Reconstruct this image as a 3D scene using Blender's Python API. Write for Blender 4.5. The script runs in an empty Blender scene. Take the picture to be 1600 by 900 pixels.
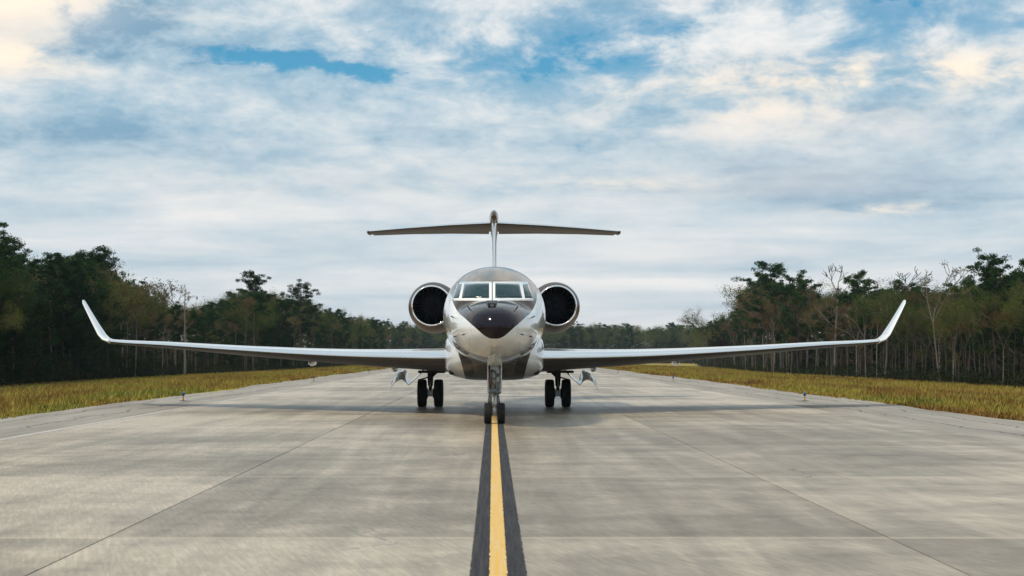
import bpy, math, random
import numpy as np
from mathutils import Vector
from mathutils.bvhtree import BVHTree
R = math.radians
S = bpy.context.scene
COL = S.collection
random.seed(7)
rng = np.random.default_rng(7)

# ------------------------------------------------------------------ camera
FPX, CX, CY, H = 2622.0, 770.0, 554.0, 1.78          # focal length (px of 1600), vanishing point, eye height
EYE = Vector((-0.045, 0.0, H))
cam = bpy.data.cameras.new('camera'); camo = bpy.data.objects.new('camera', cam); COL.objects.link(camo)
camo.location = EYE; camo.rotation_euler = (R(90), 0, 0)
cam.sensor_width = 36.0; cam.lens = 36.0 * FPX / 1600
cam.shift_x = (800 - CX) / 1600.0; cam.shift_y = (CY - 450) / 1600.0
cam.clip_start = 0.1; cam.clip_end = 8000
S.camera = camo

# ------------------------------------------------------------------ node helpers
class NT:
    def __init__(s, tree): s.t = tree; s.n = tree.nodes; s.l = tree.links
    def add(s, typ, **kw):
        n = s.n.new(typ)
        for k, v in kw.items(): setattr(n, k, v)
        return n
    def put(s, sock, v):
        if isinstance(v, bpy.types.NodeSocket): s.l.new(v, sock)
        elif v is not None: sock.default_value = v
    def math(s, op, a, b=None, c=None, clamp=False):
        n = s.add('ShaderNodeMath', operation=op, use_clamp=clamp)
        s.put(n.inputs[0], a); s.put(n.inputs[1], b)
        if c is not None: s.put(n.inputs[2], c)
        return n.outputs[0]
    def mix(s, f, a, b, blend='MIX'):
        n = s.add('ShaderNodeMix', data_type='RGBA', blend_type=blend)
        s.put(n.inputs[0], f); s.put(n.inputs[6], a); s.put(n.inputs[7], b)
        return n.outputs[2]
    def comb(s, x, y, z):
        n = s.add('ShaderNodeCombineXYZ')
        s.put(n.inputs[0], x); s.put(n.inputs[1], y); s.put(n.inputs[2], z); return n.outputs[0]
    def sep(s, v):
        n = s.add('ShaderNodeSeparateXYZ'); s.put(n.inputs[0], v); return n.outputs
    def noise(s, vec, scale, detail=4, rough=.55, dist=0):
        n = s.add('ShaderNodeTexNoise'); s.put(n.inputs['Vector'], vec)
        n.inputs['Scale'].default_value = scale; n.inputs['Detail'].default_value = detail
        n.inputs['Roughness'].default_value = rough; n.inputs['Distortion'].default_value = dist
        return n.outputs[0]
    def ss(s, v, a, b):
        n = s.add('ShaderNodeMapRange', interpolation_type='SMOOTHSTEP'); s.put(n.inputs[0], v)
        n.inputs[1].default_value = a; n.inputs[2].default_value = b; return n.outputs[0]
    def ramp(s, v, pts):
        n = s.add('ShaderNodeValToRGB'); s.put(n.inputs[0], v); e = n.color_ramp.elements
        while len(e) < len(pts): e.new(.5)
        for k, (p, c) in enumerate(pts): e[k].position = p; e[k].color = (*c, 1)
        return n.outputs[0]
    def curve(s, v, x0, x1, y0, y1, pts):
        m = s.add('ShaderNodeMapRange'); s.put(m.inputs[0], v); m.inputs[1].default_value = x0; m.inputs[2].default_value = x1
        c = s.add('ShaderNodeFloatCurve'); s.l.new(m.outputs[0], c.inputs[1]); cp = c.mapping.curves[0].points
        P = [((a - x0) / (x1 - x0), (b - y0) / (y1 - y0)) for a, b in pts]
        while len(cp) < len(P): cp.new(.5, .5)
        for k, p in enumerate(P): cp[k].location = p; cp[k].handle_type = 'AUTO_CLAMPED'
        c.mapping.update()
        return s.math('MULTIPLY_ADD', c.outputs[0], y1 - y0, y0)

def pxdir(px, py): return (px - CX) / FPX, (CY - py) / FPX

# ------------------------------------------------------------------ sky and sun
SUN_EL, SUN_AZ = 58.0, -118.0         # azimuth from +Y (away from the camera) toward +X
W = bpy.data.worlds.new('World'); S.world = W; W.use_nodes = True
w = NT(W.node_tree); w.n.clear()
sky = w.add('ShaderNodeTexSky', sky_type='NISHITA', sun_disc=False)
sky.sun_elevation = R(SUN_EL); sky.sun_rotation = R(SUN_AZ); sky.air_density = 1.0; sky.dust_density = .4; sky.ozone_density = 2.0
tc = w.add('ShaderNodeTexCoord'); D = tc.outputs['Generated']
dx, dy, dz = w.sep(D)
dzp = w.math('MAXIMUM', dz, 0.0)
v = w.math('MULTIPLY', w.math('LOGARITHM', w.math('ADD', dzp, .05), math.e), .45)
P = w.comb(dx, dy, v)
nb = w.noise(P, 6.0, 3, .5, .3)                 # broad banks
nm = w.ss(w.noise(P, 17.0, 12, .60, .25), .16, .84)                # billows
P2 = w.comb(dx, dy, w.math('MULTIPLY', v, 2.6)) # flat streaks
ns = w.noise(P2, 5.5, 6, .5, .4)
def blobs(lst):
    acc = None
    for px, py, sx, sy, amp in lst:
        a, b = pxdir(px, py)
        ex = w.math('POWER', w.math('DIVIDE', w.math('SUBTRACT', dx, a), sx / FPX), 2.0)
        ez = w.math('POWER', w.math('DIVIDE', w.math('SUBTRACT', dz, b), sy / FPX), 2.0)
        g = w.math('MULTIPLY', w.math('EXPONENT', w.math('MULTIPLY', w.math('ADD', ex, ez), -1.0)), amp)
        acc = g if acc is None else w.math('ADD', acc, g)
    return acc
hole_b = blobs([(440, 100, 130, 20, .36), (600, 122, 100, 20, .32), (860, 112, 170, 34, .26), (1010, 70, 190, 42, .28), (760, 15, 70, 22, .2), (1450, 15, 330, 45, .30)])
dark_b = blobs([(150, 215, 230, 38, .30), (1400, 235, 260, 40, .22), (1330, 300, 260, 30, .22), (50, 80, 110, 26, .32), (260, 45, 170, 28, .22), (1350, 190, 120, 12, .12)])
warm_b = blobs([(10, 20, 190, 50, 1.3), (10, 112, 140, 30, 1.0), (1390, 135, 240, 30, 1.0), (1180, 175, 230, 50, .55), (1400, 333, 120, 9, .9), (990, 290, 160, 12, .4), (560, 300, 400, 60, .12)])
hole = w.math('ADD', w.math('ADD', w.math('MULTIPLY', nm, .55), w.math('MULTIPLY', nb, .25)), w.math('MULTIPLY', ns, .2))
shade_ = w.math('ADD', w.math('MULTIPLY', nm, .55), w.math('MULTIPLY', ns, .45))
# clouds are dense where hole field is low
nf_ = w.noise(P, 75.0, 8, .62, .2)
thin = blobs([(1280, 50, 460, 80, .75), (900, 100, 280, 60, .6), (560, 95, 220, 45, .4), (150, 200, 250, 40, .2)])
hv = w.math('ADD', w.math('ADD', w.math('SUBTRACT', .71, hole), hole_b), w.math('MULTIPLY', w.math('SUBTRACT', .5, nf_), .40))
holem = w.math('MAXIMUM', w.ss(hv, .42, .66), w.math('MULTIPLY', thin, w.ss(shade_, .66, .40)))
shade = w.math('ADD', w.math('ADD', w.math('MULTIPLY', nm, w.math('MULTIPLY_ADD', w.ss(dz, .07, .19), .40, .18)), w.math('MULTIPLY', ns, w.math('MULTIPLY_ADD', w.ss(dz, .07, .19), -.40, .82))), w.math('MULTIPLY', dark_b, -.7))
shade = w.math('ADD', shade, w.math('MULTIPLY', w.math('SUBTRACT', nf_, .5), w.math('MULTIPLY_ADD', w.ss(dz, .04, .16), .30, .05)))
cloud = w.ramp(shade, [(.22, (.20, .35, .48)), (.38, (.36, .50, .60)), (.50, (.50, .60, .665)), (.74, (.78, .785, .78))])
wm = w.math('MULTIPLY', warm_b, w.ss(w.math('ADD', nm, w.math('MULTIPLY', ns, .5)), .45, .95), clamp=True)
cloud = w.mix(wm, cloud, (1.02, .86, .68, 1))
wn = w.ss(w.noise(P2, 3.0, 3, .5), .5, .75)
cloud = w.mix(w.math('MULTIPLY', wn, .35), cloud, (.86, .80, .76, 1))
hor = w.math('EXPONENT', w.math('MULTIPLY', dzp, -16.0))
cloud = w.mix(w.math('MULTIPLY', hor, .62), cloud, (.76, .725, .70, 1))
cloud10 = w.mix(1.0, cloud, (10, 10, 10, 1), 'MULTIPLY')
blue = w.mix(1.0, sky.outputs[0], (.26, .78, .92, 1), 'MULTIPLY')
fin = w.mix(w.math('MULTIPLY', holem, .92), cloud10, blue)
bg = w.add('ShaderNodeBackground'); w.put(bg.inputs[0], fin); bg.inputs[1].default_value = .10
wo = w.add('ShaderNodeOutputWorld'); w.l.new(bg.outputs[0], wo.inputs[0])
W.cycles.sampling_method = 'MANUAL'; W.cycles.sample_map_resolution = 512

sl = bpy.data.lights.new('sun', 'SUN'); sl.energy = 2.4; sl.angle = R(7); sl.color = (1, .89, .72)
so = bpy.data.objects.new('sun', sl); COL.objects.link(so); so.location = (0, 30, 60)
sd = Vector((math.sin(R(SUN_AZ)) * math.cos(R(SUN_EL)), math.cos(R(SUN_AZ)) * math.cos(R(SUN_EL)), math.sin(R(SUN_EL))))
so.rotation_euler = (-sd).to_track_quat('-Z', 'Y').to_euler()

S.view_settings.view_transform = 'Standard'; S.view_settings.look = 'None'
S.view_settings.exposure = 0.18; S.view_settings.gamma = 1.0; S.view_settings.use_curve_mapping = False
S.cycles.max_bounces = 6; S.cycles.volume_bounces = 0; S.cycles.transparent_max_bounces = 6

# ------------------------------------------------------------------ object helpers
def tag(o, label=None, cat=None, group=None, kind=None):
    for k, val in (('label', label), ('category', cat), ('group', group), ('kind', kind)):
        if val: o[k] = val
    return o
def empty(name, loc=(0, 0, 0)):
    o = bpy.data.objects.new(name, None); o.location = loc; o.empty_display_size = .3; COL.objects.link(o); return o
def meshdata(name, V, F, mats=(), smooth=False, mi=None, uvs=None):
    me = bpy.data.meshes.new(name)
    if isinstance(V, np.ndarray) and isinstance(F, np.ndarray):
        n, k = F.shape
        me.vertices.add(len(V)); me.vertices.foreach_set('co', np.ascontiguousarray(V, np.float32).ravel())
        me.loops.add(n * k); me.loops.foreach_set('vertex_index', np.ascontiguousarray(F, np.int32).ravel())
        me.polygons.add(n); me.polygons.foreach_set('loop_start', np.arange(0, n * k, k, dtype=np.int32))
        me.update(calc_edges=True)
    else:
        me.from_pydata([tuple(p) for p in V], [], [tuple(f) for f in F]); me.update()
    for m in mats: me.materials.append(m)
    if mi is not None: me.polygons.foreach_set('material_index', np.asarray(mi, np.int32))
    if smooth: me.polygons.foreach_set('use_smooth', [True] * len(me.polygons))
    return me
def obj(name, me, parent=None, loc=(0, 0, 0)):
    o = bpy.data.objects.new(name, me); COL.objects.link(o); o.location = loc
    if parent is not None: o.parent = parent
    return o
class MB:
    """collects simple shapes in one mesh"""
    def __init__(s): s.V = []; s.F = []
    def put(s, V, F):
        b = len(s.V); s.V += [tuple(p) for p in V]; s.F += [tuple(i + b for i in f) for f in F]; return s
    def box(s, x0, x1, y0, y1, z0, z1):
        return s.put([(x, y, z) for z in (z0, z1) for y in (y0, y1) for x in (x0, x1)],
                     [(0, 2, 3, 1), (4, 5, 7, 6), (0, 1, 5, 4), (2, 6, 7, 3), (0, 4, 6, 2), (1, 3, 7, 5)])
    def tube(s, pts, rad, n=10, cap=True):
        pts = [Vector(p) for p in pts]; rad = rad if hasattr(rad, '__len__') else [rad] * len(pts)
        V = []; F = []; a = None
        for i, p in enumerate(pts):
            t = (pts[min(i + 1, len(pts) - 1)] - pts[max(i - 1, 0)]).normalized()
            if a is None: a = t.orthogonal().normalized()
            else: a = (a - t * a.dot(t)).normalized()
            b = t.cross(a)
            for k in range(n):
                q = 2 * math.pi * k / n; V.append(p + (a * math.cos(q) + b * math.sin(q)) * rad[i])
        for i in range(len(pts) - 1):
            for k in range(n):
                F.append((i * n + k, i * n + (k + 1) % n, (i + 1) * n + (k + 1) % n, (i + 1) * n + k))
        if cap: F.append(tuple(range(n - 1, -1, -1))); F.append(tuple((len(pts) - 1) * n + k for k in range(n)))
        return s.put(V, F)
    def lathe(s, c, axis, prof, n=40, close=False):
        """prof: (along axis, radius)"""
        ax = 'xyz'.index(axis); V = []; F = []
        for (a, r) in prof:
            for k in range(n):
                q = 2 * math.pi * k / n; p = [0, 0, 0]; p[ax] = a; p[(ax + 1) % 3] = r * math.cos(q); p[(ax + 2) % 3] = r * math.sin(q)
                V.append((p[0] + c[0], p[1] + c[1], p[2] + c[2]))
        m = len(prof)
        for i in range(m if close else m - 1):
            j = (i + 1) % m
            for k in range(n): F.append((i * n + k, i * n + (k + 1) % n, j * n + (k + 1) % n, j * n + k))
        return s.put(V, F)
    def build(s, name, mat, parent=None, smooth=False):
        return obj(name, meshdata(name, s.V, s.F, [mat], smooth), parent)

def smooth_by_angle(o, deg=35):
    me = o.data
    me.polygons.foreach_set('use_smooth', [True] * len(me.polygons))
    try: me.set_sharp_from_angle(angle=R(deg))
    except Exception: pass

# ------------------------------------------------------------------ materials
def mat(name, col=(.5, .5, .5), rough=.5, metal=0., coat=0., spec=None):
    m = bpy.data.materials.new(name); m.use_nodes = True; n = NT(m.node_tree); b = n.n['Principled BSDF']
    b.inputs['Base Color'].default_value = (*col, 1); b.inputs['Roughness'].default_value = rough
    b.inputs['Metallic'].default_value = metal; b.inputs['Coat Weight'].default_value = coat; b.inputs['Coat Roughness'].default_value = .04
    if spec is not None: b.inputs['Specular IOR Level'].default_value = spec
    return m, n, b
def varied(name, col, rough, metal=0., coat=0., amt=.15, scale=6.):
    m, n, b = mat(name, col, rough, metal, coat)
    t = n.add('ShaderNodeTexCoord'); k = n.noise(t.outputs['Object'], scale, 5, .6)
    c2 = tuple(c * (1 - amt * 2) for c in col); c1 = tuple(min(1, c * (1 + amt)) for c in col)
    n.put(b.inputs['Base Color'], n.ramp(k, [(.3, c2), (.7, c1)]))
    n.put(b.inputs['Roughness'], n.math('MULTIPLY_ADD', k, .3 * rough, rough * .85))
    return m

ROWL = 8.13
def concrete_material():
    m, n, b = mat('concrete', rough=.5)
    g = n.add('ShaderNodeNewGeometry'); pos = g.outputs['Position']; x, y, z = n.sep(pos)
    oi = n.add('ShaderNodeObjectInfo')
    long_ = n.noise(n.comb(n.math('MULTIPLY', x, 1.0), n.math('MULTIPLY', y, .05), 0), 1.6, 6, .62, .5)      # tyre-direction streaks
    trans = n.noise(n.comb(n.math('MULTIPLY', x, .12), n.math('MULTIPLY', y, .9), 3), .55, 6, .6, .8)         # broom / water streaks
    broad = n.noise(pos, .13, 4, .55, .6)
    diag = n.math('ADD', n.math('MULTIPLY', x, .85), n.math('MULTIPLY', y, .22))
    broom = n.noise(n.comb(n.math('MULTIPLY', diag, 1.0), n.math('MULTIPLY', y, .06), 9), 26, 4, .7)
    fine = n.noise(pos, 38, 5, .7)
    patchy = n.noise(pos, .9, 8, .68, .4)
    k = n.math('ADD', n.math('ADD', n.math('MULTIPLY', long_, .26), n.math('MULTIPLY', trans, .14)), n.math('ADD', n.math('MULTIPLY', broad, .34), n.math('MULTIPLY', patchy, .26)))
    k = n.math('ADD', k, n.math('MULTIPLY_ADD', oi.outputs['Random'], .10, -.05))
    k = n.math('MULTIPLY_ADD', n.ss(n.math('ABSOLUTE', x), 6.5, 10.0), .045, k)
    col = n.ramp(k, [(.37, (.130, .104, .073)), (.49, (.255, .211, .153)), (.60, (.49, .405, .30))])
    col = n.mix(n.ss(broom, .38, .66), n.mix(1.0, col, (.86, .86, .86, 1), 'MULTIPLY'), n.mix(1.0, col, (1.18, 1.17, 1.15, 1), 'MULTIPLY'))
    col = n.mix(n.math('MULTIPLY', n.ss(fine, .56, .70), .5), col, (.12, .11, .09, 1))
    col = n.mix(n.math('MULTIPLY', oi.outputs['Random'], .15), col, (.20, .18, .145, 1))
    tco = n.add('ShaderNodeTexCoord'); ox, oy, oz = n.sep(tco.outputs['Object'])
    ed = n.math('SUBTRACT', n.math('MODULO', n.math('ADD', n.math('SUBTRACT', y, .05), ROWL * 40), ROWL), ROWL / 2)
    ed = n.math('ADD', n.math('ABSOLUTE', ed), n.math('MULTIPLY', n.math('SUBTRACT', n.noise(pos, 2.5, 5, .7), .5), .16))
    col = n.mix(n.math('MULTIPLY', n.ss(ed, ROWL / 2 - .10, ROWL / 2 - .02), .55), col, (.46, .40, .31, 1))
    stain = n.ss(n.noise(n.comb(n.math('MULTIPLY', x, .5), n.math('MULTIPLY', y, .25), 5), .5, 7, .65, 1.2), .60, .74)
    col = n.mix(n.math('MULTIPLY', stain, .4), col, (.13, .12, .11, 1))
    wv = n.add('ShaderNodeTexVoronoi', feature='DISTANCE_TO_EDGE'); wv.inputs['Scale'].default_value = .16
    wob = n.add('ShaderNodeTexNoise'); n.put(wob.inputs['Vector'], pos); wob.inputs['Scale'].default_value = .8; wob.inputs['Detail'].default_value = 6
    vm = n.add('ShaderNodeVectorMath', operation='MULTIPLY_ADD'); n.l.new(wob.outputs['Color'], vm.inputs[0]); vm.inputs[1].default_value = (1.6, 1.6, 0); n.l.new(pos, vm.inputs[2])
    n.l.new(vm.outputs[0], wv.inputs['Vector'])
    crack = n.math('MULTIPLY', n.ss(wv.outputs['Distance'], .0026, .0006), n.ss(n.noise(pos, .22, 2), .50, .58))
    col = n.mix(n.math('MULTIPLY', crack, .75), col, (.05, .045, .04, 1))
    n.put(b.inputs['Base Color'], col)
    n.put(b.inputs['Roughness'], n.math('MULTIPLY_ADD', k, -.45, .66))
    b.inputs['Specular IOR Level'].default_value = .45
    bp = n.add('ShaderNodeBump'); bp.inputs['Strength'].default_value = .12; bp.inputs['Distance'].default_value = .01
    n.put(bp.inputs['Height'], n.math('ADD', n.math('MULTIPLY', fine, .5), broom)); n.l.new(bp.outputs[0], b.inputs['Normal'])
    return m
M_conc = concrete_material()
M_joint = varied('joint_sealant', (.03, .028, .026), .8)

def shoulder_material():
    m, n, b = mat('shoulder_asphalt', rough=.7)
    g = n.add('ShaderNodeNewGeometry'); pos = g.outputs['Position']; x, y, z = n.sep(pos)
    broad = n.noise(n.comb(x, n.math('MULTIPLY', y, .12), 0), .9, 6, .6, .4)
    fine = n.noise(pos, 30, 4, .7)
    col = n.ramp(broad, [(.3, (.20, .178, .15)), (.7, (.37, .33, .28))])
    col = n.mix(n.math('MULTIPLY', n.ss(fine, .45, .7), .3), col, (.12, .12, .12, 1))
    # cracks: thin lines along the runway
    wob = n.math('MULTIPLY_ADD', n.noise(n.comb(0, n.math('MULTIPLY', y, .3), 0), 1.0, 4, .6), 1.4, n.math('ABSOLUTE', x))
    for c0 in (12.35, 13.75):
        d = n.math('ABSOLUTE', n.math('SUBTRACT', wob, c0))
        col = n.mix(n.math('MULTIPLY', n.ss(d, .07, .02), .75), col, (.05, .05, .05, 1))
    n.put(b.inputs['Base Color'], col)
    bp = n.add('ShaderNodeBump'); bp.inputs['Strength'].default_value = .25; bp.inputs['Distance'].default_value = .01
    n.put(bp.inputs['Height'], fine); n.l.new(bp.outputs[0], b.inputs['Normal'])
    return m
M_shoulder = shoulder_material()

def stripe_material(name, col, wear, under, edges=()):
    m, n, b = mat(name, rough=.85, spec=.2)
    g = n.add('ShaderNodeNewGeometry'); pos = g.outputs['Position']; x, y, z = n.sep(pos)
    st = n.noise(n.comb(n.math('MULTIPLY', x, 30), n.math('MULTIPLY', y, .6), 0), 1.0, 6, .65)
    fi = n.noise(pos, 45, 4, .7)
    k = n.ss(n.math('ADD', n.math('MULTIPLY', st, .6), n.math('MULTIPLY', fi, .4)), .42, .62)
    c = n.mix(n.math('MULTIPLY', k, wear), (*col, 1), (*under, 1))
    e = n.noise(n.comb(n.math('MULTIPLY', x, 14), n.math('MULTIPLY', y, 5), 0), 1.0, 6, .7)
    for (x0, base) in edges:
        d = n.math('SUBTRACT', x0, n.math('ABSOLUTE', x))
        c = n.mix(n.ss(n.math('SUBTRACT', d, n.math('MULTIPLY', n.math('SUBTRACT', e, .42), .07)), .003, -.003), c, (*base, 1))
    chip = n.ss(n.noise(pos, 9, 8, .75), .60, .66)
    c = n.mix(n.math('MULTIPLY', chip, wear * .8), c, (.17, .15, .12, 1))
    n.put(b.inputs['Base Color'], c)
    return m
M_yellow = stripe_material('yellow_paint', (.66, .40, .10), .8, (.60, .48, .28), [(.078, (.06, .058, .055))])
M_black = stripe_material('black_paint', (.022, .022, .028), .7, (.065, .063, .062), [(.235, (.25, .215, .17))])
M_wline = stripe_material('worn_white_paint', (.50, .48, .45), 1.0, (.30, .28, .25))

def grass_material(name):
    m, n, b = mat(name, rough=.8, spec=.15)
    g = n.add('ShaderNodeNewGeometry'); pos = g.outputs['Position']; x, y, z = n.sep(pos)
    band = n.noise(n.comb(n.math('MULTIPLY', x, .30), n.math('MULTIPLY', y, .045), 0), 1.0, 5, .6, .6)
    fi = n.noise(n.comb(x, n.math('MULTIPLY', y, .5), 0), 1.3, 5, .65)
    k = n.math('ADD', n.math('MULTIPLY', band, .7), n.math('MULTIPLY', fi, .3))
    col = n.ramp(k, [(.38, (.15, .080, .026)), (.46, (.24, .150, .036)), (.52, (.31, .245, .048)), (.62, (.20, .21, .040))])
    n.put(b.inputs['Base Color'], col)
    return m
M_grass = grass_material('grass')
M_soil = grass_material('turf')

# ------------------------------------------------------------------ ground and runway
EDGE, SH_L, SH_R = 10.5, 13.9, 14.5
def gz(x, y=0):
    a = abs(x)
    return -.06 if a < 12 else -.06 + min(0.0, -(a - 14.0) * .03) if a < 60 else -.06 - 46 * .03
xs = np.array(sorted(set([-1600, -1000, -600, -300, -150, -100, -80] + list(range(-60, -10, 2)) + [-10, 0, 10] + list(range(12, 62, 2)) + [80, 100, 150, 300, 600, 1000, 1600])), float)
ys = np.array(sorted(set([-400, -300, -200, -120, -60] + list(range(-40, 320, 5)) + list(range(320, 800, 40)) + [900, 1200, 1700, 2400, 3200])), float)
X, Y = np.meshgrid(xs, ys)
Z = np.vectorize(gz)(X) + np.where(np.abs(X) > 16, rng.normal(0, .05, X.shape), 0)
V = np.stack([X.ravel(), Y.ravel(), Z.ravel()], 1)
nx = len(xs); ii, jj = np.meshgrid(np.arange(nx - 1), np.arange(len(ys) - 1))
q = (jj * nx + ii).ravel(); F = np.stack([q, q + 1, q + nx + 1, q + nx], 1)
ground = tag(obj('ground', meshdata('ground', V, F, [M_soil], True)), kind='structure')

Y0, Y1, ROWL, NROW = -120.0, 640.0, 8.13, 32
b0 = .05; Yn = b0 + NROW * ROWL
rb = MB(); rb.box(-EDGE, EDGE, b0, Yn, -.30, -.014); nf = len(rb.F)
rb.box(-EDGE, EDGE, Y0, b0 - .006, -.30, 0); rb.box(-EDGE, EDGE, Yn + .006, Y1, -.30, 0)
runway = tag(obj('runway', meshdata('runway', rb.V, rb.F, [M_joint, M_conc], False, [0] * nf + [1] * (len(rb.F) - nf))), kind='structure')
def slab_mesh(wd, ln):
    e = .007; h = .012
    V = []
    for (i, zz) in ((0, -.012), (0, -.004), (e, 0)):
        V += [(-wd / 2 + i, -ln / 2 + i, zz), (wd / 2 - i, -ln / 2 + i, zz), (wd / 2 - i, ln / 2 - i, zz), (-wd / 2 + i, ln / 2 - i, zz)]
    F = [(8, 9, 10, 11), (3, 2, 1, 0)]
    for r in (0, 4):
        for k in range(4): F.append((r + k, r + (k + 1) % 4, r + 4 + (k + 1) % 4, r + 4 + k))
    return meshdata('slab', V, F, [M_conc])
JX = 3.81
lanes = [(-EDGE, -JX), (-JX, 0), (0, JX), (JX, EDGE)]
sm = {}
for r in range(NROW):
    for (a, c) in lanes:
        wd = round(c - a - .016, 3)
        if wd not in sm: sm[wd] = slab_mesh(wd, ROWL - .020)
        s_ = obj('slab', sm[wd], runway, ((a + c) / 2, b0 + (r + .5) * ROWL, rng.uniform(-.0015, 0)))
def strip(name, x0, x1, y0, y1, z, m, kind='structure'):
    return tag(MB().box(x0, x1, y0, y1, z - .003, z).build(name, m), kind=kind)
strip('centre_line_border', -.235, .235, Y0, Y1, .004, M_black)
strip('centre_line', -.078, .078, Y0, Y1, .008, M_yellow)
for sgn, so_ in ((-1, SH_L), (1, SH_R)):
    x0, x1 = sorted((sgn * (EDGE + .012), sgn * so_))
    # shoulder sheet with an uneven outer edge
    V = []; F = []; yy = np.arange(Y0, Y1, 1.0)
    jag = np.convolve(rng.normal(0, .34, len(yy) + 8), np.ones(9) / 4.5, 'valid')
    for k, yv in enumerate(yy):
        V += [(sgn * (EDGE + .012), yv, -.012), (sgn * (so_ + jag[k]), yv, -.022), (sgn * (so_ + jag[k]), yv, -.25)]
    for k in range(len(yy) - 1):
        a = 3 * k; F += [(a, a + 3, a + 4, a + 1), (a + 1, a + 4, a + 5, a + 2)]
    tag(obj('shoulder', meshdata('shoulder', V, F, [M_shoulder])), kind='structure')
    xa, xb = sorted((sgn * (EDGE - .26), sgn * (EDGE - .06)))
    if sgn < 0: strip('runway_edge_line', xa, xb, Y0, Y1, .004, M_wline)

# ------------------------------------------------------------------ grass blades (uncountable)
def blades(sgn, n, y0, y1, in_, out_, hmin, hmax, wid):
    t = rng.random(n); y = y0 * (y1 / y0) ** t                   # denser toward the camera
    xx = in_ + (out_ - in_) * rng.random(n) ** 1.15
    xx += np.interp(y, np.arange(0, 700, 3.0), np.convolve(rng.normal(0, .35, 242), np.ones(9) / 4, 'valid')[:234])
    x = sgn * xx
    hgt = (hmin + (hmax - hmin) * rng.random(n)) * np.clip((xx - in_) / 2.5 + .35, .35, 1)
    z = np.array([gz(a) for a in x]) - .03
    ang = rng.random(n) * math.pi; wv = wid * (.6 + .8 * rng.random(n)) * (1 + y / 160)
    ca, sa = np.cos(ang) * wv, np.sin(ang) * wv
    lean = rng.normal(0, .35, (n, 2)) * hgt[:, None]
    A = np.stack([x - ca, y - sa, z], 1); B = np.stack([x + ca, y + sa, z], 1)
    C = np.stack([x + lean[:, 0], y + lean[:, 1], z + hgt], 1)
    return np.stack([A, B, C], 1).reshape(-1, 3)
gv = np.concatenate([blades(1, 150000, 40, 330, SH_R - .1, 40, .18, .50, .035), blades(-1, 150000, 40, 330, SH_L - .1, 38, .18, .50, .035)])
gf = np.arange(len(gv)).reshape(-1, 3)
tag(obj('grass', meshdata('grass', gv, gf, [M_grass])), 'rough olive and rust coloured grass along the runway verge', 'grass', kind='stuff')

# ------------------------------------------------------------------ aircraft
NOSE = 40.2
JET = empty('business_jet', (0, NOSE, 0))
tag(JET, 'twin engine business jet with bronze nose and upswept white winglets on the centre line', 'aeroplane')
M_white, n_, b_ = mat('white_paint', (.84, .84, .84), .22, 0, 1.0)
M_silver, n_, b_ = mat('silver_paint', (.84, .84, .83), .20, 0, 1.0)
M_undershade, n_, b_ = mat('underside_shade', (.055, .048, .044), .45, 0, 0, .25)  # wing and tail undersides: their shade and dark reflections put into the colour
M_chrome, n_, b_ = mat('polished_metal', (.86, .87, .88), .07, 1.0)
M_bronze, n_, b_ = mat('bronze_paint', (.13, .085, .055), .17, .95, .25)
M_radome, n_, b_ = mat('radome_paint', (.035, .034, .05), .16, .4, 1.0)
M_dark = varied('dark_metal', (.035, .035, .038), .45, .6)
M_grey = varied('grey_metal', (.33, .34, .35), .35, .6)
M_nac, n_, b_ = mat('nacelle_paint', (.060, .040, .030), .38, .2, 0, .3)
M_tyre = varied('tyre_rubber', (.012, .012, .013), .75)
M_rim = varied('wheel_rim', (.25, .26, .27), .35, .8)
M_gearw = varied('gear_white_paint', (.62, .67, .66), .35, 0, .3, .12, 9)
M_fan, n_, b_ = mat('fan_metal', (.16, .17, .24), .35, .9)
M_black_, n_, b_ = mat('intake_black', (.004, .004, .006), .5)
M_glass, n_, b_ = mat('cockpit_glass', (.010, .036, .044), .03, 0, 0, .35)
M_lens, n_, b_ = mat('lamp_glass', (.10, .11, .12), .08, .3, 1.0)
M_red = varied('red_hose', (.22, .05, .03), .5)
M_blackh = varied('black_hose', (.015, .015, .015), .5)

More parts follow.
